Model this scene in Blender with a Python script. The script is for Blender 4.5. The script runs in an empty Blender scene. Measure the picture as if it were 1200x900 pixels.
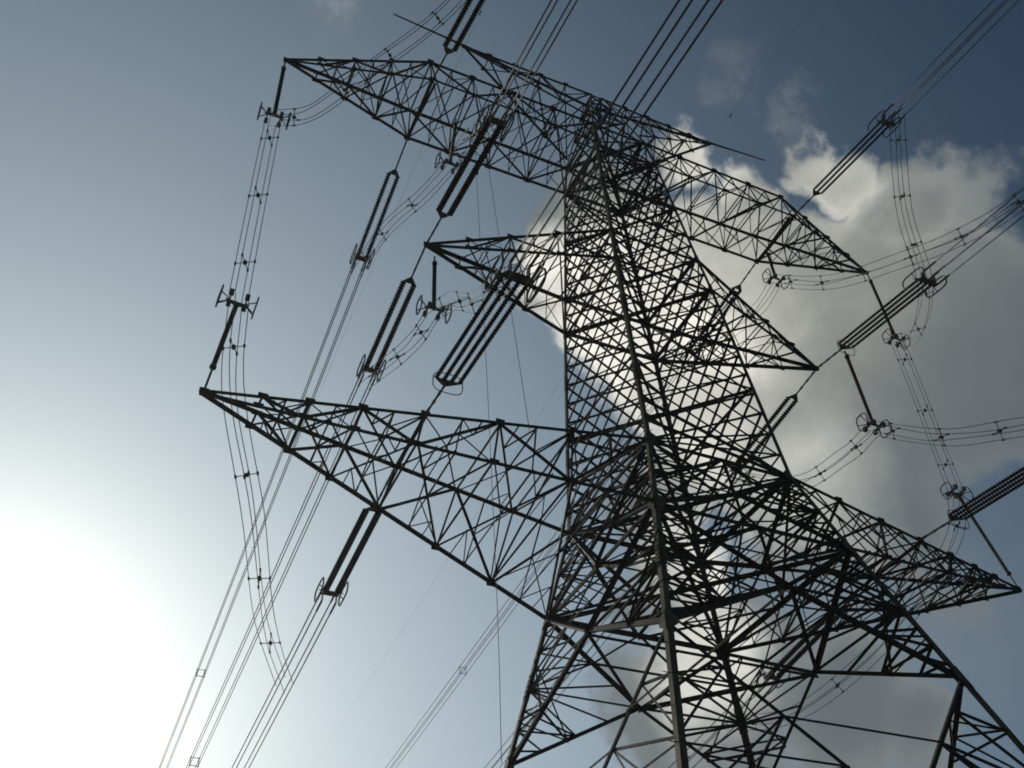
import bpy, math, random
from mathutils import Vector, Matrix
random.seed(7)
sc = bpy.context.scene
COL = sc.collection
V = Vector
G = 1.6                                   # eye height above the ground

# ------------------------------------------------------------------ camera
F_PX = 1127.4047
ROT = [(0.90893874, -0.41376797, -0.05124877),
       (-0.24909142, -0.63749095, 0.72908076),
       (-0.33434089, -0.64992412, -0.68250627)]
CAM = V((-15.05245, -19.04029, G))
cam = bpy.data.cameras.new('camera')
cam.sensor_width = 36.0
cam.lens = 36.0 * F_PX / 1200.0
cam.clip_start = 0.1
cam.clip_end = 5000
camo = bpy.data.objects.new('camera', cam)
COL.objects.link(camo)
M3 = Matrix(ROT).transposed()
camo.matrix_world = Matrix.Translation(CAM) @ M3.to_4x4()
sc.camera = camo

def ray(px, py):                          # direction in the world of a spot of sky
    d = M3 @ V(((px - 600) / F_PX, -(py - 450) / F_PX, -1.0))
    return d.normalized()

# ------------------------------------------------------------------ sky, sun, exposure
SUN = ray(-60, 840)
SUN_EL = math.asin(SUN.z)
SUN_AZ = math.atan2(SUN.x, SUN.y)         # clockwise from +Y
w = bpy.data.worlds.new('World')
sc.world = w
w.use_nodes = True
nt = w.node_tree
nt.nodes.clear()

class NG:
    """small helper that wires maths nodes"""
    def __init__(s, t): s.t = t
    def n(s, typ, **kw):
        x = s.t.nodes.new(typ)
        for k, v in kw.items(): setattr(x, k, v)
        return x
    def put(s, sock, v):
        if hasattr(v, 'is_linked') or isinstance(v, bpy.types.NodeSocket): s.t.links.new(v, sock)
        else: sock.default_value = v
    def m(s, op, a, b=0.0, c=0.0, clamp=False):
        x = s.n('ShaderNodeMath', operation=op, use_clamp=clamp)
        s.put(x.inputs[0], a); s.put(x.inputs[1], b); s.put(x.inputs[2], c)
        return x.outputs[0]
    def vm(s, op, a, b=(0, 0, 0), scale=None):
        x = s.n('ShaderNodeVectorMath', operation=op)
        s.put(x.inputs[0], a); s.put(x.inputs[1], b)
        if scale is not None: s.put(x.inputs['Scale'], scale)
        return x.outputs['Value'] if op in ('DOT_PRODUCT', 'LENGTH', 'DISTANCE') else x.outputs[0]
    def noise(s, vec, scale, detail=6, rough=.55, dist=0.0, color=False):
        x = s.n('ShaderNodeTexNoise')
        s.put(x.inputs['Vector'], vec)
        x.inputs['Scale'].default_value = scale; x.inputs['Detail'].default_value = detail
        x.inputs['Roughness'].default_value = rough; x.inputs['Distortion'].default_value = dist
        return x.outputs['Color' if color else 'Fac']
    def smooth(s, v, a, b, lo=0.0, hi=1.0):
        x = s.n('ShaderNodeMapRange', interpolation_type='SMOOTHSTEP')
        s.put(x.inputs['Value'], v)
        for i, q in zip(('From Min', 'From Max', 'To Min', 'To Max'), (a, b, lo, hi)): x.inputs[i].default_value = q
        return x.outputs['Result']
    def mix(s, f, a, b, blend='MIX'):
        x = s.n('ShaderNodeMix', data_type='RGBA', blend_type=blend)
        s.put(x.inputs[0], f); s.put(x.inputs[6], a); s.put(x.inputs[7], b)
        return x.outputs[2]

g = NG(nt)
out = g.n('ShaderNodeOutputWorld')
bg = g.n('ShaderNodeBackground')
bg.inputs['Strength'].default_value = 0.1
nt.links.new(bg.outputs[0], out.inputs[0])
sky = g.n('ShaderNodeTexSky', sky_type='NISHITA', sun_disc=False)
sky.sun_elevation = SUN_EL
sky.sun_rotation = SUN_AZ
sky.air_density = 1.0
sky.dust_density = 1.2
sky.ozone_density = 1.0
D = g.n('ShaderNodeTexCoord').outputs['Generated']
cs = g.vm('DOT_PRODUCT', D, tuple(SUN))
csp = g.m('MAXIMUM', cs, 0.0)
# aureole of the hazy air round the low sun, and the deeper blue away from it
SKY_GAIN = 0.62
base = g.vm('SCALE', sky.outputs[0], scale=SKY_GAIN)
away = g.smooth(cs, .35, .98)
base = g.vm('MULTIPLY', base, g.mix(away, (0.37, 0.51, .60, 1), (0.54, 0.61, .64, 1)))
def glow(power, col):
    k = g.m('POWER', csp, power)
    return g.vm('SCALE', col, scale=k)
base = g.vm('ADD', base, glow(60.0, (2.3, 2.3, 2.25)))
base = g.vm('ADD', base, glow(8.0, (1.15, 1.3, 1.32)))
base = g.vm('ADD', base, glow(3.0, (1.42, 1.80, 1.80)))
base = g.vm('MULTIPLY', base, g.mix(g.smooth(cs, .3, .8), (.74, .78, .80, 1), (1, 1, 1, 1)))
# clouds: a field of soft lobes, each fixed to a direction of the sky
warp = g.noise(D, 5.0, 7, .6, color=True)
wv = g.vm('SCALE', g.vm('SUBTRACT', warp, (.5, .5, .5)), scale=0.16)
DW = g.vm('NORMALIZE', g.vm('ADD', D, wv))
fb = g.noise(D, 9.0, 9, .62)
fb2 = g.noise(D, 3.2, 6, .55)
LOBES = [(665, 285, 48, 1.0), (655, 345, 40, .9), (720, 240, 70, .9), (740, 370, 85, 1.1), (800, 320, 90, 1.1), (800, 450, 90, 1.1), (880, 480, 100, 1.1),
         (800, 560, 75, 1.0), (900, 340, 100, 1.0), (880, 560, 75, .95), (800, 190, 48, .8), (870, 225, 45, .75),
         (950, 165, 34, .75), (985, 185, 45, .85), (925, 190, 22, .5), (1025, 235, 40, .8),
         (1075, 250, 75, 1.0), (1135, 245, 62, .8), (1000, 340, 90, 1.05), (1100, 360, 110, 1.1), (1190, 400, 92, 1.0), (1000, 450, 110, 1.1),
         (1110, 470, 90, 1.0), (1180, 490, 60, .8), (985, 560, 80, .95), (1040, 600, 60, .85), (790, 680, 75, .85), (840, 770, 70, .9), (770, 830, 70, .8),
         (860, 860, 80, .9), (1000, 845, 75, 1.0), (1060, 860, 55, .85), (1090, 580, 55, .7), (930, 620, 80, .9), (745, 600, 50, .8), (900, 760, 70, .8), (720, 720, 40, .45), (1130, 690, 40, .4), (1300, 420, 100, .9), (900, 1000, 140, 1.0)]
tot = None
for (px, py, r, amp) in LOBES:
    d = ray(px, py)
    dist = g.vm('DISTANCE', DW, tuple(d))
    R = r / F_PX * 1.28
    q = g.m('MULTIPLY', g.smooth(dist, R * 1.15, R * .1), amp)
    tot = q if tot is None else g.m('MAXIMUM', tot, q)
dens = g.m('ADD', tot, g.m('MULTIPLY', g.m('MULTIPLY', g.m('SUBTRACT', fb, .5), 1.6), g.smooth(tot, 0.0, .25)))
mask = g.smooth(dens, .16, .56)
thick = g.smooth(dens, .3, 1.15)
bright = g.smooth(g.vm('DISTANCE', DW, tuple(ray(765, 390))), .165, .04)
for (px, py, r_, a_) in ((830, 500, .12, .8), (660, 320, .06, .9), (950, 560, .11, .5), (810, 660, .09, .6), (830, 780, .09, .55), (820, 190, .06, .55), (975, 190, .06, .25)):
    bright = g.m('MAXIMUM', bright, g.m('MULTIPLY', g.smooth(g.vm('DISTANCE', DW, tuple(ray(px, py))), r_, .02), a_))
far = g.smooth(g.vm('DISTANCE', DW, tuple(ray(900, 330))), .05, .26)
shade = g.m('MULTIPLY', g.m('SUBTRACT', 1.0, g.m('MULTIPLY', thick, .35)), g.smooth(fb2, .35, .65, .62, 1.2))
edge = g.m('MULTIPLY', g.m('SUBTRACT', 1.0, thick), .5)
lit = g.m('MULTIPLY', shade, g.m('ADD', bright, g.m('MULTIPLY', edge, g.m('SUBTRACT', .38, g.m('MULTIPLY', far, .28))), clamp=True))
ccol = g.mix(lit, g.mix(far, (2.3, 2.4, 2.2, 1), (1.0, 1.22, 1.34, 1)), (12.2, 11.9, 10.6, 1))
veil = g.m('MULTIPLY', g.smooth(g.vm('DISTANCE', DW, tuple(ray(1090, 680))), .24, .03), g.smooth(fb2, .3, .7, .15, .6))
base = g.mix(veil, base, (2.0, 2.25, 2.3, 1))
base = g.mix(mask, base, ccol)
# thin wisps higher up
for (px, py, r, amp) in [(852, 66, 30, .2), (860, 98, 26, .22), (370, 2, 34, .45), (912, 122, 30, .3)]:
    q = g.m('MULTIPLY', g.smooth(g.vm('DISTANCE', DW, tuple(ray(px, py))), r / F_PX * 1.5, 0.0), g.smooth(g.noise(D, 20.0, 9, .68, .35), .40, .72))
    base = g.mix(g.m('MULTIPLY', q, amp), base, (3.6, 3.7, 3.6, 1))
nt.links.new(base, bg.inputs[0])

sun = bpy.data.lights.new('sun', 'SUN')
sun.energy = 2.0
sun.angle = math.radians(0.5)
sun.color = (1.0, .93, .82)
suno = bpy.data.objects.new('sun', sun)
suno.rotation_euler = SUN.to_track_quat('Z', 'Y').to_euler()
COL.objects.link(suno)
vs = sc.view_settings
vs.view_transform = 'Standard'; vs.look = 'None'; vs.gamma = 1.0; vs.exposure = 0.2
vs.use_curve_mapping = False
sc.render.engine = 'CYCLES'
sc.cycles.filter_width = 1.8

# ------------------------------------------------------------------ materials
def material(name, col, rough=.6, metal=0.0, var=.35, scale=6.0, spec=.2, coat=0.0, col2=None):
    m = bpy.data.materials.new(name); m.use_nodes = True
    h = NG(m.node_tree)
    b = m.node_tree.nodes['Principled BSDF']
    tc = h.n('ShaderNodeTexCoord').outputs['Object']
    n1 = h.noise(tc, scale, 6, .6)
    n2 = h.noise(tc, scale * 9, 3, .6)
    f = h.m('ADD', h.m('MULTIPLY', n1, .7), h.m('MULTIPLY', n2, .3))
    c2 = col2 or tuple(c * (1 - var) for c in col)
    mx = h.mix(h.smooth(f, .38, .62), (*c2, 1), (*[c * (1 + var * .6) for c in col], 1))
    m.node_tree.links.new(mx, b.inputs['Base Color'])
    b.inputs['Roughness'].default_value = rough
    b.inputs['Metallic'].default_value = metal
    b.inputs['Specular IOR Level'].default_value = spec
    b.inputs['Coat Weight'].default_value = coat
    bp = h.n('ShaderNodeBump'); bp.inputs['Strength'].default_value = .15
    h.put(bp.inputs['Height'], f)
    m.node_tree.links.new(bp.outputs[0], b.inputs['Normal'])
    return m
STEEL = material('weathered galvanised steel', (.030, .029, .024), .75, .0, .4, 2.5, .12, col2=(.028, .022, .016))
LEGSTEEL = material('weathered leg steel', (.095, .088, .052), .68, .0, .4, 1.5, .15, col2=(.07, .055, .03))
PORC = material('brown glazed porcelain', (.046, .021, .018), .6, 0, .3, 12, .25, coat=0)
HARD = material('galvanised line hardware', (.12, .12, .115), .6, .2, .3, 10)
ALU = material('weathered aluminium conductor', (.13, .13, .13), .6, .2, .2, 3)
REDP = material('red warning paint', (.42, .035, .035), .55, 0, .2, 8)
ROPE = material('grey wire rope', (.16, .16, .16), .8, .2, .2, 8)
GRASS = material('rough grass ground', (.05, .065, .025), .9, 0, .5, .35, .2, col2=(.10, .085, .045))

# ------------------------------------------------------------------ mesh helpers
class MB:
    def __init__(s): s.v = []; s.f = []; s.k = 0
    def poly(s, ring0, ring1):
        n = len(ring0); b = len(s.v)
        s.v += ring0 + ring1
        for i in range(n):
            j = (i + 1) % n
            s.f.append((b + i, b + j, b + n + j, b + n + i))
        s.f.append(tuple(b + i for i in reversed(range(n))))
        s.f.append(tuple(b + n + i for i in range(n)))
    def angle(s, a, b, size, nrm, flip=False, inset=0.0):
        """rolled steel angle from a to b: one flange lies in the face with normal nrm"""
        a = V(a); b = V(b); d = (b - a)
        if d.length < 1e-4: return
        d.normalize(); nrm = V(nrm)
        nn = (nrm - d * nrm.dot(d))
        if nn.length < 1e-3: nn = d.orthogonal()
        nn.normalize(); u = d.cross(nn)
        if flip: u = -u
        s.k += 1
        off = nn * (-inset - .0013 * (s.k % 7))
        t = max(size * .13, .008)
        size *= 1.04
        pts = [(0, 0), (size, 0), (size, -t), (t, -t), (t, -size), (0, -size)]
        r = [u * (p[0] - size * .35) + nn * p[1] + off for p in pts]
        if flip: r.reverse()
        s.poly([a + q for q in r], [b + q for q in r])
    def tube(s, pts, rad, seg=6, close=False, cap=True):
        pts = [V(p) for p in pts]; n = len(pts); b = len(s.v); up = None
        for i, p in enumerate(pts):
            if close: d = pts[(i + 1) % n] - pts[i - 1]
            else: d = pts[min(i + 1, n - 1)] - pts[max(i - 1, 0)]
            d.normalize()
            if up is None: up = d.orthogonal()
            up = (up - d * up.dot(d)).normalized(); q = d.cross(up)
            r = rad[i] if isinstance(rad, (list, tuple)) else rad
            for k in range(seg):
                a = 2 * math.pi * k / seg
                s.v.append(p + (up * math.cos(a) + q * math.sin(a)) * r)
        for i in range(n if close else n - 1):
            for k in range(seg):
                k2 = (k + 1) % seg; i2 = (i + 1) % n
                s.f.append((b + i * seg + k, b + i * seg + k2, b + i2 * seg + k2, b + i2 * seg + k))
        if cap and not close:
            s.f.append(tuple(b + k for k in reversed(range(seg))))
            s.f.append(tuple(b + (n - 1) * seg + k for k in range(seg)))
    def box(s, c, sx, sy, sz, M=None):
        c = V(c)
        def P(x, y, z):
            q = V((x * sx / 2, y * sy / 2, z * sz / 2)); return c + (M @ q if M else q)
        s.poly([P(-1, -1, -1), P(1, -1, -1), P(1, 1, -1), P(-1, 1, -1)], [P(-1, -1, 1), P(1, -1, 1), P(1, 1, 1), P(-1, 1, 1)])
    def plate(s, pts, thick):
        pts = [V(p) for p in pts]
        n = (pts[1] - pts[0]).cross(pts[2] - pts[0]).normalized() * thick / 2
        s.poly([p - n for p in pts], [p + n for p in pts])
    def build(s, name, mat, parent=None, smooth=False, loc=None):
        me = bpy.data.meshes.new(name)
        o0 = V(loc) if loc is not None else V((0, 0, 0))
        me.from_pydata([tuple(v - o0) for v in s.v], [], s.f)
        me.materials.append(mat); me.update()
        if smooth: me.polygons.foreach_set('use_smooth', [True] * len(me.polygons))
        o = bpy.data.objects.new(name, me); COL.objects.link(o)
        o.location = o0
        if parent:
            o.parent = parent
        return o
def tag(o, label=None, cat=None, group=None, kind=None):
    for k, v in (('label', label), ('category', cat), ('group', group), ('kind', kind)):
        if v: o[k] = v
    return o
def thing(name, loc, label, cat, group=None):
    o = bpy.data.objects.new(name, None); COL.objects.link(o)
    o.location = loc; o.empty_display_size = .3
    return tag(o, label, cat, group)
class Part:
    """collects shapes in world space and links them under a thing as one mesh"""
    def __init__(s, root, origin): s.root = root; s.o = V(origin)
    def put(s, mb, name, mat, smooth=False, parent=None):
        mb.v = [v - s.o for v in mb.v]
        return mb.build(name, mat, parent or s.root, smooth)

def lerp(a, b, t): return V(a) * (1 - t) + V(b) * t
def W(x, y, z): return V((x, y, z + G))   # heights are measured from eye level

# ------------------------------------------------------------------ ground
gm = MB(); N = 24; S = 2500.0
for i in range(N + 1):
    for j in range(N + 1): gm.v.append(V((-S + 2 * S * i / N, -S + 2 * S * j / N, 0)))
for i in range(N):
    for j in range(N):
        a = i * (N + 1) + j; gm.f.append((a, a + N + 1, a + N + 2, a + 1))
tag(gm.build('ground', GRASS), kind='structure')

# ------------------------------------------------------------------ hazy air
HAZE = 0.00035
hm = MB(); hm.box((0, 0, 39), 5400, 5400, 80)
hz = bpy.data.materials.new('hazy air'); hz.use_nodes = True; hz.node_tree.nodes.remove(hz.node_tree.nodes['Principled BSDF'])
pv = hz.node_tree.nodes.new('ShaderNodeVolumePrincipled'); pv.inputs['Color'].default_value = (.92, .95, 1, 1)
pv.inputs['Density'].default_value = HAZE; pv.inputs['Anisotropy'].default_value = .6
hz.node_tree.links.new(pv.outputs[0], hz.node_tree.nodes['Material Output'].inputs['Volume'])
tag(hm.build('haze', hz), kind='stuff')

# ------------------------------------------------------------------ the tower
T = thing('lattice_tower', (0, 0, 0), 'tall dark steel lattice pylon with three pairs of crossarms, seen from below', 'pylon')
TP = Part(T, (0, 0, 0))
# (height, half width) of the body
PROF = [(-1.6, 7.10), (10.0, 4.14), (14.05, 3.105), (16.79, 2.436), (25.33, 1.962), (27.12, 1.829), (33.57, 1.414), (35.3, 1.25), (39.7, .32)]
def hw(z):
    for (z0, w0), (z1, w1) in zip(PROF, PROF[1:]):
        if z <= z1: return w0 + (w1 - w0) * (z - z0) / (z1 - z0)
    return PROF[-1][1]
def cor(sx, sy, z): q = hw(z); return W(sx * q, sy * q, z)
CORN = [(-1, -1), (1, -1), (1, 1), (-1, 1)]
for sx, sy in CORN:
    mb = MB()
    zs = [p[0] for p in PROF]
    for z0, z1 in zip(zs, zs[1:]):
        a = cor(sx, sy, z0); b = cor(sx, sy, z1)
        s_ = .155 if z1 < 15 else (.125 if z1 < 27 else (.11 if z1 < 35.4 else .06))
        d = (b - a).normalized()
        ux = V((-sx, 0, 0)); uy = V((0, -sy, 0)); t = s_ * .12
        pts = [(0, 0), (s_, 0), (s_, t), (t, t), (t, s_), (0, s_)]
        r = [ux * p[0] + uy * p[1] - (ux + uy) * .012 for p in pts]
        if sx * sy < 0: r.reverse()
        mb.poly([a + q for q in r], [b + q for q in r])
    # splice plates with bolts along the leg
    for z in (2, 6, 12.1, 19.6, 22.9, 30.4):
        a = cor(sx, sy, z - .35); b = cor(sx, sy, z + .35)
        s_ = .16 if z < 15 else .13
        for u, n in ((V((-sx, 0, 0)), V((0, sy, 0))), (V((0, -sy, 0)), V((sx, 0, 0)))):
            o = n * .02
            mb.plate([a + o + u * .0, a + o + u * s_, b + o + u * s_, b + o + u * .0], .014)
            for k in range(5):
                for uu in (.28, .72):
                    c = lerp(a, b, (k + .5) / 5) + o + u * s_ * uu
                    mb.tube([c, c + n * .028], .016, 6)
    # gusset plates where crossarms and bracing meet the leg
    for z, s_ in ((14.05, .36), (16.79, .32), (25.33, .24), (27.12, .22), (33.57, .22), (35.3, .18), (10.0, .32)):
        p = cor(sx, sy, z); ld = (cor(sx, sy, z + .3) - cor(sx, sy, z - .3)).normalized()
        for u, n in ((V((-sx, 0, 0)), V((0, sy, 0))), (V((0, -sy, 0)), V((sx, 0, 0)))):
            o = p + n * .03
            mb.plate([o + ld * s_, o + u * s_ * .8 + ld * s_ * .3, o + u * s_ * .8 - ld * s_ * .3, o - ld * s_], .016)
    if sx < 0 and sy < 0:                      # climbing step bolts on the nearest leg
        for k in range(80):
            c = cor(-1, -1, 1.0 + .4 * k)
            dr, q = (V((-1, 0, 0)), V((0, .06, 0))) if k % 2 else (V((0, -1, 0)), V((.06, 0, 0)))
            mb.tube([c + q - dr * .01, c + q + dr * .17], .011, 6)
    TP.put(mb, 'leg', LEGSTEEL)
    mb = MB(); c = cor(sx, sy, -1.6); mb.box((c.x, c.y, .25), 1.1, 1.1, .5); mb.box((c.x, c.y, .56), .7, .7, .12)
    TP.put(mb, 'footing', material('footing concrete', (.33, .32, .30), .9, 0, .2, 3) if not bpy.data.materials.get('footing concrete') else bpy.data.materials['footing concrete'])
UP_NODES = [16.79 + (25.33 - 16.79) * i / 10 for i in range(11)] + [26.2, 27.12] + [27.12 + (33.57 - 27.12) * i / 8 for i in range(1, 9)]
for fi in range(4):
    c0 = CORN[fi]; c1 = CORN[(fi + 1) % 4]
    nrm = V(((c0[0] + c1[0]) / 2, (c0[1] + c1[1]) / 2, .1))
    mb = MB()
    A = lambda z: cor(*c0, z)
    B = lambda z: cor(*c1, z)
    n = len(UP_NODES)
    # double lattice of the shaft
    for i in range(n):
        for (P, Q, fl, ins) in ((A, B, False, 0.02), (B, A, True, .075)):
            if i + 3 < n: mb.angle(P(UP_NODES[i]), Q(UP_NODES[i + 3]), .058, nrm, fl, ins)
    for P, Q in ((A, B), (B, A)):
        for k in (1, 2):
            mb.angle(P(UP_NODES[0]), Q(UP_NODES[k]), .07, nrm, False, .03)
            mb.angle(P(UP_NODES[-1 - k]), Q(UP_NODES[-1]), .07, nrm, False, .03)
    for z, s_ in ((16.79, .115), (25.33, .10), (27.12, .10), (33.57, .10), (35.3, .08), (14.05, .12), (20.45, .07), (30.35, .07)):
        mb.angle(A(z), B(z), s_, nrm, False, .05)
    # crossarm bay and peak
    for z0, z1 in ((33.57, 35.3), (35.3, 37.1), (37.1, 38.6), (38.6, 39.7)):
        mb.angle(A(z0), B(z1), .07, nrm, False, .02); mb.angle(B(z0), A(z1), .07, nrm, True, .06)
        mb.angle(A(z1), B(z1), .06, nrm, False, .03)
    # flared waist and lower panels
    def xpanel(z0, z1, zc, s1, s2, red):
        """X between z1 (top) and z0 (bottom) crossing at zc, with redundant members"""
        c = lerp(A(zc), B(zc), .5)
        for P in (A, B):
            mb.angle(P(z1), c, s1, nrm, P is B, .03 if P is A else .03); mb.angle(c, P(z0), s1, nrm, P is B, .03)
            d1 = lerp(P(z1), c, .5); d2 = lerp(P(z0), c, .5)
            if red:
                d1a = lerp(P(z1), c, .25); d2a = lerp(P(z0), c, .25); d1b = lerp(P(z1), c, .75); d2b = lerp(P(z0), c, .75)
                zz = lambda t: z1 + (z0 - z1) * t
                for a, b in ((P(zz(.12)), d1a), (P(zz(.25)), d1a), (P(zz(.25)), d1), (P(zz(.38)), d1), (P(zz(.5)), d1), (P(zz(.5)), d1b),
                             (P(zz(.5)), d2b), (P(zz(.5)), d2), (P(zz(.64)), d2), (P(zz(.77)), d2), (P(zz(.77)), d2a), (P(zz(.9)), d2a), (P(zz(.5)), c)):
                    mb.angle(a, b, s2, nrm, False, .07)
            else:
                mb.angle(P((z0 + z1) / 2), d1, s2, nrm, False, .05); mb.angle(P((z0 + z1) / 2), d2, s2, nrm, False, .05)
                mb.angle(P((z0 + z1) / 2), c, s2, nrm, False, .06)
        mb.angle(lerp(A(z1), c, .5), lerp(B(z1), c, .5), s2, nrm, False, .06)
        t = lerp(A(z1), B(z1), .5)
        for P in (A, B):
            if z1 > 11: mb.angle(lerp(P(z1), c, .5), t, s2, nrm, False, .07)
    xpanel(14.05, 16.79, 15.3, .09, .045, True)
    xpanel(10.0, 14.05, 12.0, .105, .055, True)
    xpanel(-1.5, 10.0, 6.0, .085, .05, True)
    TP.put(mb, 'face_bracing', STEEL)
# horizontal diaphragms inside the body
UPV = V((0, 0, 1))
for z in (14.05, 16.79, 20.45, 25.33, 27.12, 30.35, 33.57, 35.3):
    mb = MB(); c = [cor(*q, z) for q in CORN]; s_ = .10 if z < 17 else .075
    mb.angle(c[0], c[2], s_, UPV); mb.angle(c[1], c[3], s_, UPV, True, .05)
    if z < 17:
        m_ = [lerp(c[i], c[(i + 1) % 4], .5) for i in range(4)]
        for i in range(4): mb.angle(m_[i], m_[(i + 1) % 4], .08, UPV, False, .03)
    TP.put(mb, 'diaphragm', STEEL)
mb = MB()
c = [lerp(cor(*CORN[i], 12), cor(*CORN[(i + 1) % 4], 12), .5) for i in range(4)]
for i in range(4): mb.angle(c[i], c[(i + 1) % 4], .10, UPV)
mb.angle(c[0], c[2], .08, UPV, False, .04); mb.angle(c[1], c[3], .08, UPV, False, .09)
# inner space bracing of the flared waist: stars from corners to face midpoints
TP.put(mb, 'diaphragm', STEEL)
for i in range(4):
    mb = MB(); hi = cor(*CORN[i], 16.79); lo = cor(*CORN[i], 14.05)
    for j in (i, (i + 3) % 4):
        mt = lerp(cor(*CORN[j], 14.05), cor(*CORN[(j + 1) % 4], 14.05), .5)
        mu = lerp(cor(*CORN[j], 16.79), cor(*CORN[(j + 1) % 4], 16.79), .5)
        mb.angle(hi, mt, .075, V((CORN[i][0], CORN[i][1], 0))); mb.angle(lo, mu, .06, V((CORN[i][0], CORN[i][1], 0)), True, .04)
        mb.angle(lerp(hi, mt, .5), lerp(lo, hi, .5), .045, UPV)
    # secondary frames that hold each leg below the waist
    for z in (12.9, 11.2, 8.6, 7.0):
        p = cor(*CORN[i], z)
        f1 = lerp(cor(*CORN[i], 10), lerp(cor(*CORN[i], 12), cor(*CORN[(i + 1) % 4], 12), .5), .45 if z > 10 else .2)
        f2 = lerp(cor(*CORN[i], 10), lerp(cor(*CORN[i], 12), cor(*CORN[(i + 3) % 4], 12), .5), .45 if z > 10 else .2)
        if z > 10:
            mb.angle(p, f1, .045, UPV); mb.angle(p, f2, .045, UPV, True); mb.angle(f1, f2, .045, UPV, False, .03)
        else:
            k1 = lerp(cor(*CORN[i], 10), lerp(cor(*CORN[i], 6), cor(*CORN[(i + 1) % 4], 6), .5), (10 - z) / 4)
            k2 = lerp(cor(*CORN[i], 10), lerp(cor(*CORN[i], 6), cor(*CORN[(i + 3) % 4], 6), .5), (10 - z) / 4)
            lb = MB(); lb.angle(k1, k2, .045, UPV); lb.angle(k1, p, .045, UPV); lb.angle(k2, p, .045, UPV, True); TP.put(lb, 'leg_brace', STEEL)
    # hip struts from the midpoints of the faces up to the waist corner
    for j in (i, (i + 3) % 4): mb.angle(c[j], cor(*CORN[i], 14.05), .07, UPV, j == i)
    TP.put(mb, 'waist_bracing', STEEL)
def arm(side, top, bot, nodes, cs, bs, name, sec=0, skipx=True):
    """box girder tapering to a tip. top/bot give (x, halfwidth, z) at parameter t; nodes: list of t"""
    root = None
    def P(fn, sy, t):
        x, q, z = fn(t); return W(side * x, sy * q, z)
    ch = MB(); br = MB()
    ts = nodes
    nT = V((0, 0, 1)); nB = V((0, 0, -1))
    for t0, t1 in zip(ts, ts[1:]):
        for sy in (-1, 1):
            ch.angle(P(top, sy, t0), P(top, sy, t1), cs, V((0, sy, .3)), sy * side > 0)
            ch.angle(P(bot, sy, t0), P(bot, sy, t1), cs, V((0, sy, -.3)), sy * side > 0)
    for i, (t0, t1) in enumerate(zip(ts, ts[1:])):
        tm = (t0 + t1) / 2; last = i == len(ts) - 2
        for sy in (-1, 1):                         # side planes
            n = V((0, sy, 0))
            fn0, fn1 = (bot, top) if i % 2 else (top, bot)
            if not last: br.angle(P(fn0, sy, t0), P(fn1, sy, t1), bs, n, False, .02)
            if i: br.angle(P(top, sy, t0), P(bot, sy, t0), bs * .9, n, False, .04)
            if sec and not last:
                mid = lerp(P(fn0, sy, t0), P(fn1, sy, t1), .5)
                br.angle(mid, P(fn1, sy, tm), bs * .6, n, False, .05)
                br.angle(mid, P(fn1, sy, t0), bs * .6, n, False, .055)
                br.angle(mid, P(fn0, sy, tm), bs * .6, n, False, .06)
        for fn, n in ((bot, nB), (top, nT)):       # bottom and top planes
            if last: continue
            s0, s1 = (-1, 1) if (i % 2) == (fn is bot) else (1, -1)
            br.angle(P(fn, s0, t0), P(fn, s1, t1), bs, n, False, .02)
            if i: br.angle(P(fn, -1, t0), P(fn, 1, t0), bs, n, False, .035)
            if sec:
                mid = lerp(P(fn, s0, t0), P(fn, s1, t1), .5)
                for q, tq in ((s1, tm), (s0, tm), (s1, t0), (s0, t1)): br.angle(mid, P(fn, q, tq), bs * .6, n, False, .05)
                if sec > 1:
                    qa = lerp(P(fn, s0, t0), P(fn, s1, t1), .25); qb = lerp(P(fn, s0, t0), P(fn, s1, t1), .75)
                    br.angle(qa, P(fn, s0, tm), bs * .5, n, False, .06); br.angle(qb, P(fn, s1, tm), bs * .5, n, False, .06)
                    br.angle(qa, P(fn, s0, (t0 + tm) / 2), bs * .5, n, False, .065); br.angle(qb, P(fn, s1, (t1 + tm) / 2), bs * .5, n, False, .065)
        if i % 2 and not last:
            br.angle(P(top, -1, t0), P(bot, 1, t0), bs * .7, V((1, 0, 0)), False, 0)
    g_ = ch
    for t in ts[1:-1]:
        for sy in (-1, 1):
            for fn in (top, bot):
                p = P(fn, sy, t); g_.plate([p + V((-.13, sy * .012, -.07)), p + V((.13, sy * .012, -.07)), p + V((.13, sy * .012, .09)), p + V((-.13, sy * .012, .09))], .012)
    x, q, z = top(1.0); p = W(side * x, 0, z)
    g_.box(p + V((-side * .04, 0, 0)), .24, .06, .16); g_.box(p + V((0, 0, -.08)), .12, .12, .10)
    o = TP.put(ch, name, STEEL)
    TP.put(br, 'bracing', STEEL, parent=o)
    return o

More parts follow.
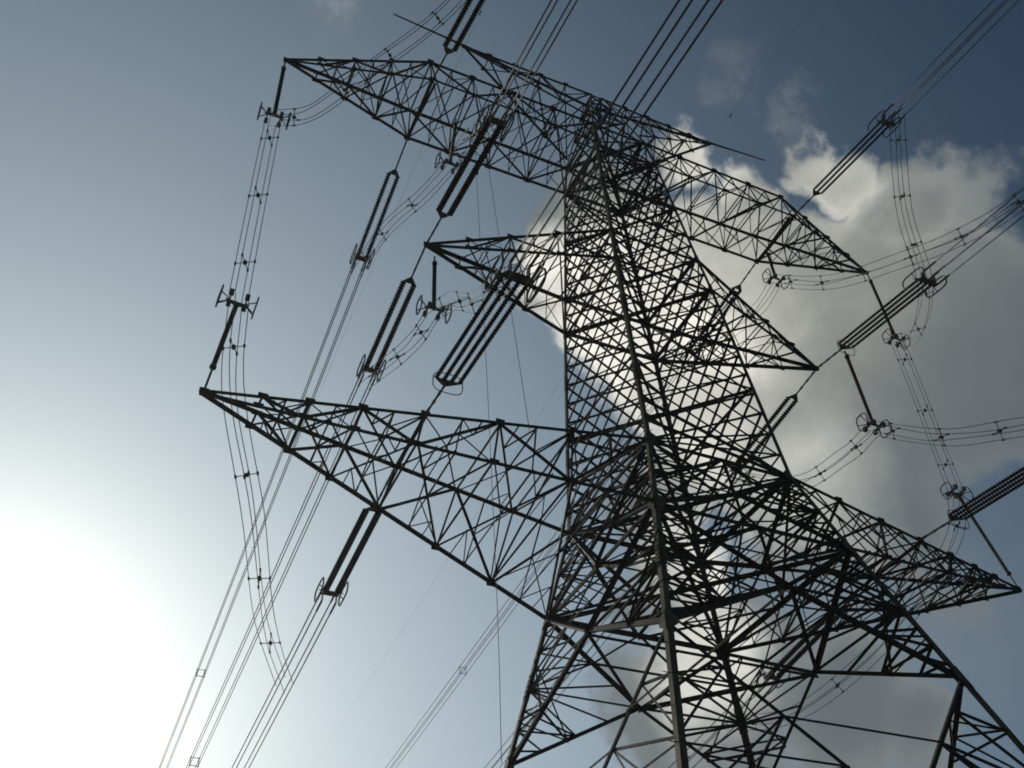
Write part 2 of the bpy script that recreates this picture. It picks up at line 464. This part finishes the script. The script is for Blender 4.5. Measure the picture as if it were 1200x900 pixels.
def lin(a, b): return lambda t: tuple(a[k] + (b[k] - a[k]) * t for k in range(3))
def piece(a, m_, b, tm):
    def f(t):
        if t <= tm: s_ = t / tm; return tuple(a[k] + (m_[k] - a[k]) * s_ for k in range(3))
        s_ = (t - tm) / (1 - tm); return tuple(m_[k] + (b[k] - m_[k]) * s_ for k in range(3))
    return f
for side in (-1, 1):
    # lowest, longest arm: level top chords, bottom chords rising to the tip
    arm(side, lin((2.436, 2.436, 16.79), (14.0, .04, 16.79)), lin((3.105, 3.105, 14.05), (14.0, .04, 16.69)),
        [0, .18, .352, .522, .66, .775, .875, 1.0], .088, .062, 'crossarm', 2)
    # short middle arm
    arm(side, lin((1.829, 1.829, 27.12), (8.1, .05, 25.43)), lin((1.962, 1.962, 25.33), (8.1, .05, 25.33)),
        [0, .3, .56, .78, 1.0], .105, .052, 'crossarm', 1)
    # upper arm: box girder to the kink, then tapering
    arm(side, piece((1.25, 1.25, 35.3), (8.46, 1.2, 35.3), (13.75, .04, 33.67), .572), piece((1.414, 1.414, 33.57), (8.46, 1.414, 33.57), (13.75, .04, 33.57), .572),
        [0, .143, .286, .429, .572, .69, .80, .90, 1.0], .092, .06, 'crossarm', 1)
    # earth wire arm rising from the tower head
    arm(side, lin((.32, .32, 39.7), (6.5, .03, 40.15)), lin((1.18, 1.18, 35.9), (6.5, .03, 40.05)),
        [0, .2, .4, .6, .8, 1.0], .085, .05, 'earth_wire_arm', 0)
    mb = MB(); mb.tube([W(side * 6.4, 0, 40.15), W(side * (9.76 if side < 0 else 8.9), 0, 40.5)], [.055, .03], 8)
    TP.put(mb, 'tip_rod', STEEL)
    if side > 0:
        mb = MB(); mb.tube([W(8.87, 0, 40.497), W(9.9, 0, 40.6)], [.037, .03], 8)
        tag(TP.put(mb, 'warning_rod', REDP), label='red painted end of the right tip rod')
    # tie struts under the upper arm where the strings pull
    mb = MB()
    mb.tube([W(side * 8.46, -1.414, 33.5), W(side * 8.46, 1.414, 33.5)], .07, 8)
    mb.tube([W(side * 8.30, -1.30, 33.52), W(side * 8.46, 1.17, 33.52)], .05, 8)
    TP.put(mb, 'tie_strut', STEEL)
    mb = MB(); mb.tube([W(side * 8.47, -1.17, 16.72), W(side * 8.47, 1.17, 16.72)], .06, 8)
    TP.put(mb, 'tie_strut', STEEL)

# ------------------------------------------------------------------ insulators, conductors
def frame_of(d):
    d = d.normalized(); u = V((0, 0, 1)).cross(d)
    if u.length < .05: u = V((1, 0, 0))
    u.normalize(); v = d.cross(u); return d, u, v
def strand(mb, a, b, rad=.115, pitch=.125, core=.52):
    """cap and pin discs strung from a to b"""
    a = V(a); b = V(b); L = (b - a).length; n = max(2, int(L / pitch)); p = L / n
    pts = []; rr = []
    for i in range(n):
        s_ = i * p
        for t, r in ((.0, rad * core), (.22, rad * (core + .05)), (.30, rad * .8), (.42, rad), (.50, rad * .93), (.56, rad * (core + .05)), (.9, rad * core)):
            pts.append(lerp(a, b, (s_ + t * p) / L)); rr.append(r)
    mb.tube(pts, rr, 10)
def hoop(mb, c, d, v, ln, ht, r=.026):
    """racetrack corona ring in the plane of d and v"""
    pts = []
    for k in range(20):
        t = 2 * math.pi * k / 20; x = math.cos(t); y = math.sin(t)
        pts.append(c + d * (abs(x) ** .6 * (1 if x > 0 else -1)) * ln / 2 + v * (abs(y) ** .6 * (1 if y > 0 else -1)) * ht / 2)
    mb.tube(pts, r, 6, close=True)
SP = .225                                  # half spacing of the four-wire bundles
def quad(d):
    d, u, v = frame_of(d)
    return [u * (SP * a) + v * (SP * b) for a, b in ((-1, -1), (1, -1), (1, 1), (-1, 1))]

def strain_set(att, sgn, x, slope, n, label, drift=0.0, link=1.6, ln=4.0, group='insulator strings in line with the wires'):
    """insulator string with its hardware, pulling from att along the line direction"""
    dirv = V((drift, sgn, -slope)).normalized()
    d, u, v = frame_of(dirv)
    root = thing('insulator_string', att, label, 'insulator string', group)
    P = Part(root, att)
    p0 = V(att); p1 = p0 + d * link; p2 = p1 + d * ln; p3 = p2 + d * .38
    mb = MB(); mb.tube([p0, p1 - d * .22], .032, 8)
    for k in range(4):
        c = p0 + d * (link * (k + .5) / 4); mb.box(c, .06, .06, .14, Matrix((u, v, d)).transposed())
    P.put(mb, 'link', HARD)
    hs = .19
    offs = [u * (-hs), u * hs] if n == 2 else [u * a * hs * 1.15 for a in (-1, 0, 1)] if n == 3 else [u * a for a in (-.31, -.103, .103, .31)]
    if n == 4: hs = .31
    mb = MB()
    mb.plate([p1 - d * .24 - u * .05, p1 - d * .24 + u * .05, p1 + u * (hs + .06), p1 - u * (hs + .06)], .03)
    P.put(mb, 'yoke_plate', HARD)
    for o in offs:
        mb = MB(); strand(mb, p1 + o, p2 + o, .108 if n == 2 else .060, .12 if n == 2 else .10, .52 if n == 2 else .68); P.put(mb, 'disc_string', PORC, True)
    mb = MB()
    mb.plate([p2 - u * (hs + .08), p2 + u * (hs + .08), p2 + d * .22 + u * (SP + .05), p2 + d * .22 - u * (SP + .05)], .035)
    for a in (-1, 1):
        mb.plate([p2 + d * .15 + u * a * SP - v * SP, p2 + d * .30 + u * a * SP - v * SP, p2 + d * .30 + u * a * SP + v * SP, p2 + d * .15 + u * a * SP + v * SP], .03)
    P.put(mb, 'yoke_plate', HARD)
    for q in quad(d):
        mb = MB(); mb.tube([p2 + d * .25 + q, p3 + q + d * .45], .035, 8); P.put(mb, 'dead_end_clamp', HARD)
    for a in (-1, 1):
        mb = MB(); c = p2 + d * .02 + u * a * (hs + .20)
        hoop(mb, c, d, v, .95, .46)
        mb.tube([c, c - u * a * .24], .018, 6); mb.tube([c - v * .2, c - u * a * .2], .016, 6); mb.tube([c + v * .2, c - u * a * .2], .016, 6)
        P.put(mb, 'corona_ring', HARD, True)
    if n == 4:
        mb = MB(); hoop(mb, p1 - v * .1, u, v, .8, .6, .014); P.put(mb, 'arcing_ring', HARD, True)
    return p3

def spacer(mb, c, d, s_=SP):
    q = quad(d)
    dn = d.normalized()
    pts = [c + k * (s_ / SP) for k in q]
    for i in range(4): mb.tube([pts[i], pts[(i + 1) % 4]], .02, 6)
    for p in pts: mb.tube([p - dn * .05, p + dn * .05], .042, 8)

def span(p3, sgn, slope, label, drift=0.0, length=330.0, spacers=(29.5, 75, 120, 170), rad=.021):
    root = thing('conductor_bundle', p3, label, 'power line', 'bundles of four conductors')
    P = Part(root, p3)
    c = slope / length
    def at(s_): return V(p3) + V((drift * s_, sgn * s_, -slope * s_ + c * s_ * s_))
    d0 = V((drift, sgn, -slope)); q = quad(d0)
    ss = [0, 3, 7, 12, 18, 25, 33, 42, 55, 70, 90, 115, 145, 180, 220, 260, 300, length]
    for k in q:
        mb = MB(); mb.tube([at(s_) + k for s_ in ss], rad, 6); P.put(mb, 'conductor', ALU, True)
    for s_ in spacers:
        mb = MB(); spacer(mb, at(s_), d0); P.put(mb, 'spacer', HARD)
    return at

def crom(pts, n=7):
    pts = [V(p) for p in pts]; o = []
    e = [pts[0] * 2 - pts[1]] + pts + [pts[-1] * 2 - pts[-2]]
    for i in range(1, len(e) - 2):
        a, b, c, d = e[i - 1:i + 3]
        for k in range(n):
            t = k / n
            o.append(.5 * ((2 * b) + (c - a) * t + (2 * a - 5 * b + 4 * c - d) * t * t + (3 * b - a - 3 * c + d) * t ** 3))
    o.append(pts[-1]); return o
def jumper(pts, label, every=1.9, rad=.0115, s_=.9):
    root = thing('jumper_loop', pts[0], label, 'power line', 'jumper loops of four conductors')
    P = Part(root, pts[0])
    cl = crom(pts)
    # one frame carried along the path so the four wires never twist
    up = None; fr = []
    for i, p in enumerate(cl):
        d = (cl[min(i + 1, len(cl) - 1)] - cl[max(i - 1, 0)]).normalized()
        if up is None: up = d.cross(V((1, .3, 0))).normalized()
        up = (up - d * up.dot(d)).normalized(); fr.append((d, up, d.cross(up)))
    cn = [(-1, -1), (1, -1), (1, 1), (-1, 1)]
    h = SP * s_
    for a, b in cn:
        mb = MB(); mb.tube([p + f[1] * a * h + f[2] * b * h + V((0, 0, .02 * math.sin(i * .9 + a * 2 + b))) for i, (p, f) in enumerate(zip(cl, fr))], rad, 6)
        P.put(mb, 'conductor', ALU, True)
    acc = every * .6
    for i in range(1, len(cl)):
        acc += (cl[i] - cl[i - 1]).length
        if acc > every and i < len(cl) - 2:
            acc = 0; mb = MB(); f = fr[i]; pp = [cl[i] + f[1] * a * h + f[2] * b * h for a, b in cn]
            for k in range(4): mb.tube([pp[k], cl[i]], .013, 6); mb.tube([pp[k] - f[0] * .05, pp[k] + f[0] * .05], .032, 8)
            mb.tube([cl[i] - f[0] * .05, cl[i] + f[0] * .05], .06, 8)
            P.put(mb, 'spacer', HARD)

def post(a, b, label, stub=.5, name='post_insulator', rad=.075, horiz=V((1, 0, 0))):
    """single rod insulator from steelwork a to the jumper yoke b with two hoops"""
    a = V(a); b = V(b); d = (b - a).normalized()
    root = thing(name, a, label, 'insulator', 'single insulators holding the jumper loops')
    P = Part(root, a)
    s0 = a + d * stub; e = b - d * .16
    mb = MB(); mb.tube([a, s0], .03, 8); mb.tube([s0 - d * .03, s0 + d * .05], .09, 10); P.put(mb, 'link', HARD)
    mb = MB(); strand(mb, s0 + d * .05, e, rad, .085); P.put(mb, 'disc_string', PORC, True)
    h = (horiz - d * horiz.dot(d)).normalized(); k = d.cross(h)
    mb = MB(); mb.plate([e - h * .06, e + h * .06, b + h * .34, b - h * .34], .04)
    for s_ in (-1, 1):
        mb.plate([b + h * .22 * s_ - k * .25, b + h * .22 * s_ + k * .25, b + h * .22 * s_ + k * .25 + d * .1, b + h * .22 * s_ - k * .25 + d * .1], .04)
        for t in (-1, 1): mb.box(b + h * .22 * s_ + k * .22 * t + d * .08, .12, .12, .16)
    P.put(mb, 'yoke_plate', HARD)
    for s_ in (-1, 1):
        mb = MB(); c = b + h * .50 * s_
        hoop(mb, c, d, k, .62, .50, .024); mb.tube([c - d * .3, b + h * .2 * s_], .018, 6); mb.tube([c + d * .0 + k * .22, b + h * .2 * s_], .018, 6); mb.tube([c - k * .22, b + h * .2 * s_], .018, 6)
        P.put(mb, 'corona_ring', HARD, True)
    return b

SIDE = {-1: 'left', 1: 'right'}
ENDS = {}
spec = [  # key, side, attach, sgn, slope, strings, drift, string label, span label
 ('TLn', -1, W(-8.46, -1.42, 33.5), -1, .20, 2, .04, 'twin brown insulator string at the top edge, pulling up from the upper left crossarm', 'four wires leaving the topmost left string past the top edge'),
 ('TLf', -1, W(-8.46, 1.42, 33.5), 1, .19, 2, 0, 'twin insulator string hanging down-left from the lower edge of the upper left crossarm', 'leftmost faint bundle of four wires running down into the glare'),
 ('TRn', 1, W(8.46, -1.42, 33.57), -1, .165, 3, 0, 'three-strand insulator string crossing the blue gap in the clouds at upper right', 'bundle of four wires running off the upper right corner'),
 ('TRf', 1, W(8.46, 1.42, 33.57), 1, .10, 2, 0, 'reddish twin insulator string seen through the upper right of the tower shaft', 'faint bundle of four wires emerging from behind the lower left crossarm to the bottom edge'),
 ('MLn', -1, W(-8.1, -.05, 25.38), -1, .17, 2, 0, 'twin insulator string rising from the middle left crossarm tip across the upper crossarm', 'bundle of four wires leaving the top edge left of centre'),
 ('MLf', -1, W(-8.1, .05, 25.38), 1, .115, 2, 0, 'twin insulator string hanging down-left from the middle left crossarm tip', 'middle of three faint wire bundles going down to the bottom left'),
 ('MRn', 1, W(8.1, -.05, 25.38), -1, .165, 4, 0, 'four-strand insulator string rising right from the middle right crossarm tip', 'bundle of four wires running off the right edge above mid height'),
 ('MRf', 1, W(8.1, .05, 25.38), 1, .12, 2, 0, 'twin insulator string below the middle right crossarm tip, ending behind the shaft edge', 'bundle of four wires passing behind the middle of the tower shaft'),
 ('BLn', -1, W(-8.47, -1.17, 16.79), -1, .115, 4, 0, 'big four-strand insulator string just left of the tower shaft, above the long left crossarm', 'four wires crossing the tower head and leaving the top edge right of centre'),
 ('BLf', -1, W(-8.47, 1.17, 16.79), 1, .10, 2, 0, 'reddish twin insulator string hanging below the long lower left crossarm', 'clearest wire bundle, running from the lower left string to the bottom edge'),
 ('BRn', 1, W(8.47, -1.17, 16.79), -1, .10, 4, 0, 'four-strand insulator string reaching the right edge above the lower right crossarm', 'wires beyond the right edge from the lower right string'),
 ('BRf', 1, W(8.47, 1.17, 16.79), 1, .13, 2, 0, 'twin insulator string inside the lattice under the lower right crossarm', 'bundle of four wires behind the lower tower body going down-left'),
]
for key, side, att, sgn, slope, n, dr, l1, l2 in spec:
    lk = 1.6 if key[0] != 'B' or sgn < 0 else 2.0
    p3 = strain_set(att, sgn, att.x, slope, n, l1, dr, lk)
    at = span(p3, sgn, slope * .96, l2, dr)
    ENDS[key] = (p3, at)
E_ = lambda k, s_=0: ENDS[k][1](s_)

tlp = post(W(-13.75, 0, 33.45), W(-13.72, 0, 29.75), 'thin hanging insulator under the tip of the upper left crossarm', .45)
blp = post(W(-13.95, 0, 16.9), W(-13.62, 0, 20.25), 'thin insulator standing up from the tip of the long lower left crossarm', .75)
trp = post(W(13.75, 0, 33.45), W(13.72, .05, 29.2), 'thin hanging insulator under the tip of the upper right crossarm', .45)
brp = post(W(13.95, 0, 16.9), W(13.75, .5, 21.2), 'thin insulator standing up from the tip of the lower right crossarm', .5)
mlp = post(W(-7.62, .45, 25.5), W(-7.62, .5, 22.9), 'short insulator hanging under the middle left crossarm with two bright hoops', .35)
mrp = post(W(8.1, -1.5, 24.95), W(8.1, -1.45, 21.3), 'single insulator hanging right of the middle right crossarm tip', .3)
tlq = post(W(-7.0, -.2, 33.5), W(-7.0, .5, 31.35), 'short insulator under the underside of the upper left crossarm', .25)
trq = post(W(8.46, .62, 33.5), W(8.46, .68, 31.6), 'short insulator hanging below the underside of the upper right crossarm', .25)

dz = V((0, 0, -.12))
jumper([E_('TLn', .3), W(-9.6, -4.9, 31.0), W(-11.2, -2.9, 29.9), W(-12.6, -.9, 29.35), tlp + dz], 'jumper wires from the upper left crossarm tip insulator up behind the crossarm')
jumper([tlp + dz, W(-13.7, 0, 26.7), W(-13.66, 0, 23.2), blp + V((0, 0, .15))], 'vertical jumper bundle between the two left crossarm tips', 2.9)
jumper([blp + V((.02, 0, .12)), W(-13.25, .35, 17.4), W(-12.0, 2.1, 15.0), W(-10.5, 6.6, 14.5), E_('BLf', 5.0) + V((0, 0, -.15))], 'hanging jumper bundle sagging below the long left crossarm tip to the lowest wires', 3.4)
jumper([E_('TLf', .3), W(-8.2, 4.4, 31.5), W(-7.5, 2.2, 31.2), tlq + dz], 'jumper wires from the upper left string up to the underside of the upper crossarm')
jumper([tlq + dz, W(-7.1, -1.4, 30.2), W(-7.6, -3.6, 27.3), E_('MLn', .3)], 'jumper wires dropping from the upper left crossarm behind the long rising string')
jumper([E_('MLf', .3), W(-7.9, 4.0, 23.6), W(-7.7, 2.0, 22.9), mlp + dz], 'jumper wires from the middle left string up to the hooped hanging insulator')
jumper([mlp + dz, W(-7.7, -1.4, 21.3), W(-8.1, -3.8, 18.6), E_('BLn', .3)], 'jumper wires between the hooped insulator and the big four-strand string')
jumper([E_('TRn', .3), W(9.2, -5.6, 29.2), W(11.0, -3.9, 27.4), W(12.8, -1.5, 27.7), trp + dz], 'jumper bundle crossing the clouds beside the upper right string')
jumper([trp + dz, W(13.72, .15, 26.5), W(13.72, .35, 23.5), brp + V((0, 0, .15))], 'long jumper bundle between the two right crossarm tips', 2.6)
jumper([brp + V((0, 0, .1)), W(13.2, 1.2, 19.2), W(11.6, 4.0, 16.6), W(10.0, 8.0, 15.2), E_('BRf', 3.0)], 'jumper bundle dropping from the lower right tip insulator behind the crossarm', 3.4)
jumper([E_('TRf', .3), W(8.46, 4.2, 31.7), W(8.46, 2.2, 31.2), trq + dz], 'jumper wires between the tower shaft and the short hoop under the upper right crossarm')
jumper([trq + dz, W(8.4, -1.9, 28.6), W(8.4, -5.4, 26.2), W(8.3, -8.2, 24.6), E_('MRn', 5.5)], 'jumper wires curving from the upper right crossarm to the right edge wires')
jumper([E_('MRf', .3), W(8.3, 3.0, 22.0), W(8.2, .2, 21.25), mrp + dz], 'jumper wires from the shaft to the insulator right of the middle crossarm tip')
jumper([mrp + dz, W(8.2, -3.6, 19.1), W(8.3, -6.2, 17.5), E_('BRn', 2.0)], 'nearly level jumper wires running to the right edge')

# earth wires from the head arms and slack work ropes
for side in (-1, 1):
    for sgn in (-1, 1):
        a = W(side * 6.45, 0, 40.05)
        mb = MB(); pts = [a + V((0, sgn * s_, -.09 * s_ + .00028 * s_ * s_)) for s_ in (0, 4, 10, 20, 40, 70, 110, 160, 220, 320)]
        mb.tube(pts, .0045, 5); mb.tube([a + V((0, sgn * 1.6, -.145)), a + V((0, sgn * 1.9, -.17))], .03, 8)
        o = mb.build('earth_wire', ALU, loc=a, smooth=True)
        tag(o, 'thin earth wire from the %s head arm running %s' % (SIDE[side], 'up towards the top edge' if sgn < 0 else 'away behind the tower'), 'wire', 'earth wires')
for i, (p, lab) in enumerate((([W(-6, .30, 33.5), W(-6, .28, 30.7), W(-6.02, .15, 22), W(-6, .2, 12.5), W(-5.98, .4, 8.5)], 'thin slack rope hanging just left of the shaft, the longer one'),
               ([W(-6, -.6, 33.5), W(-6, -.9, 28.8), W(-6, -1.75, 21), W(-6, -2.25, 16.1)], 'thin slanting rope closest to the shaft, the shorter one'))):
    mb = MB(); mb.tube(crom(p, 5), .009, 5)
    if i == 0: mb.box(W(-6, .28, 31.1), .12, .12, .2)
    tag(mb.build('hanging_rope', ROPE, loc=p[0], smooth=True), lab, 'rope', 'ropes hanging from the upper crossarm')
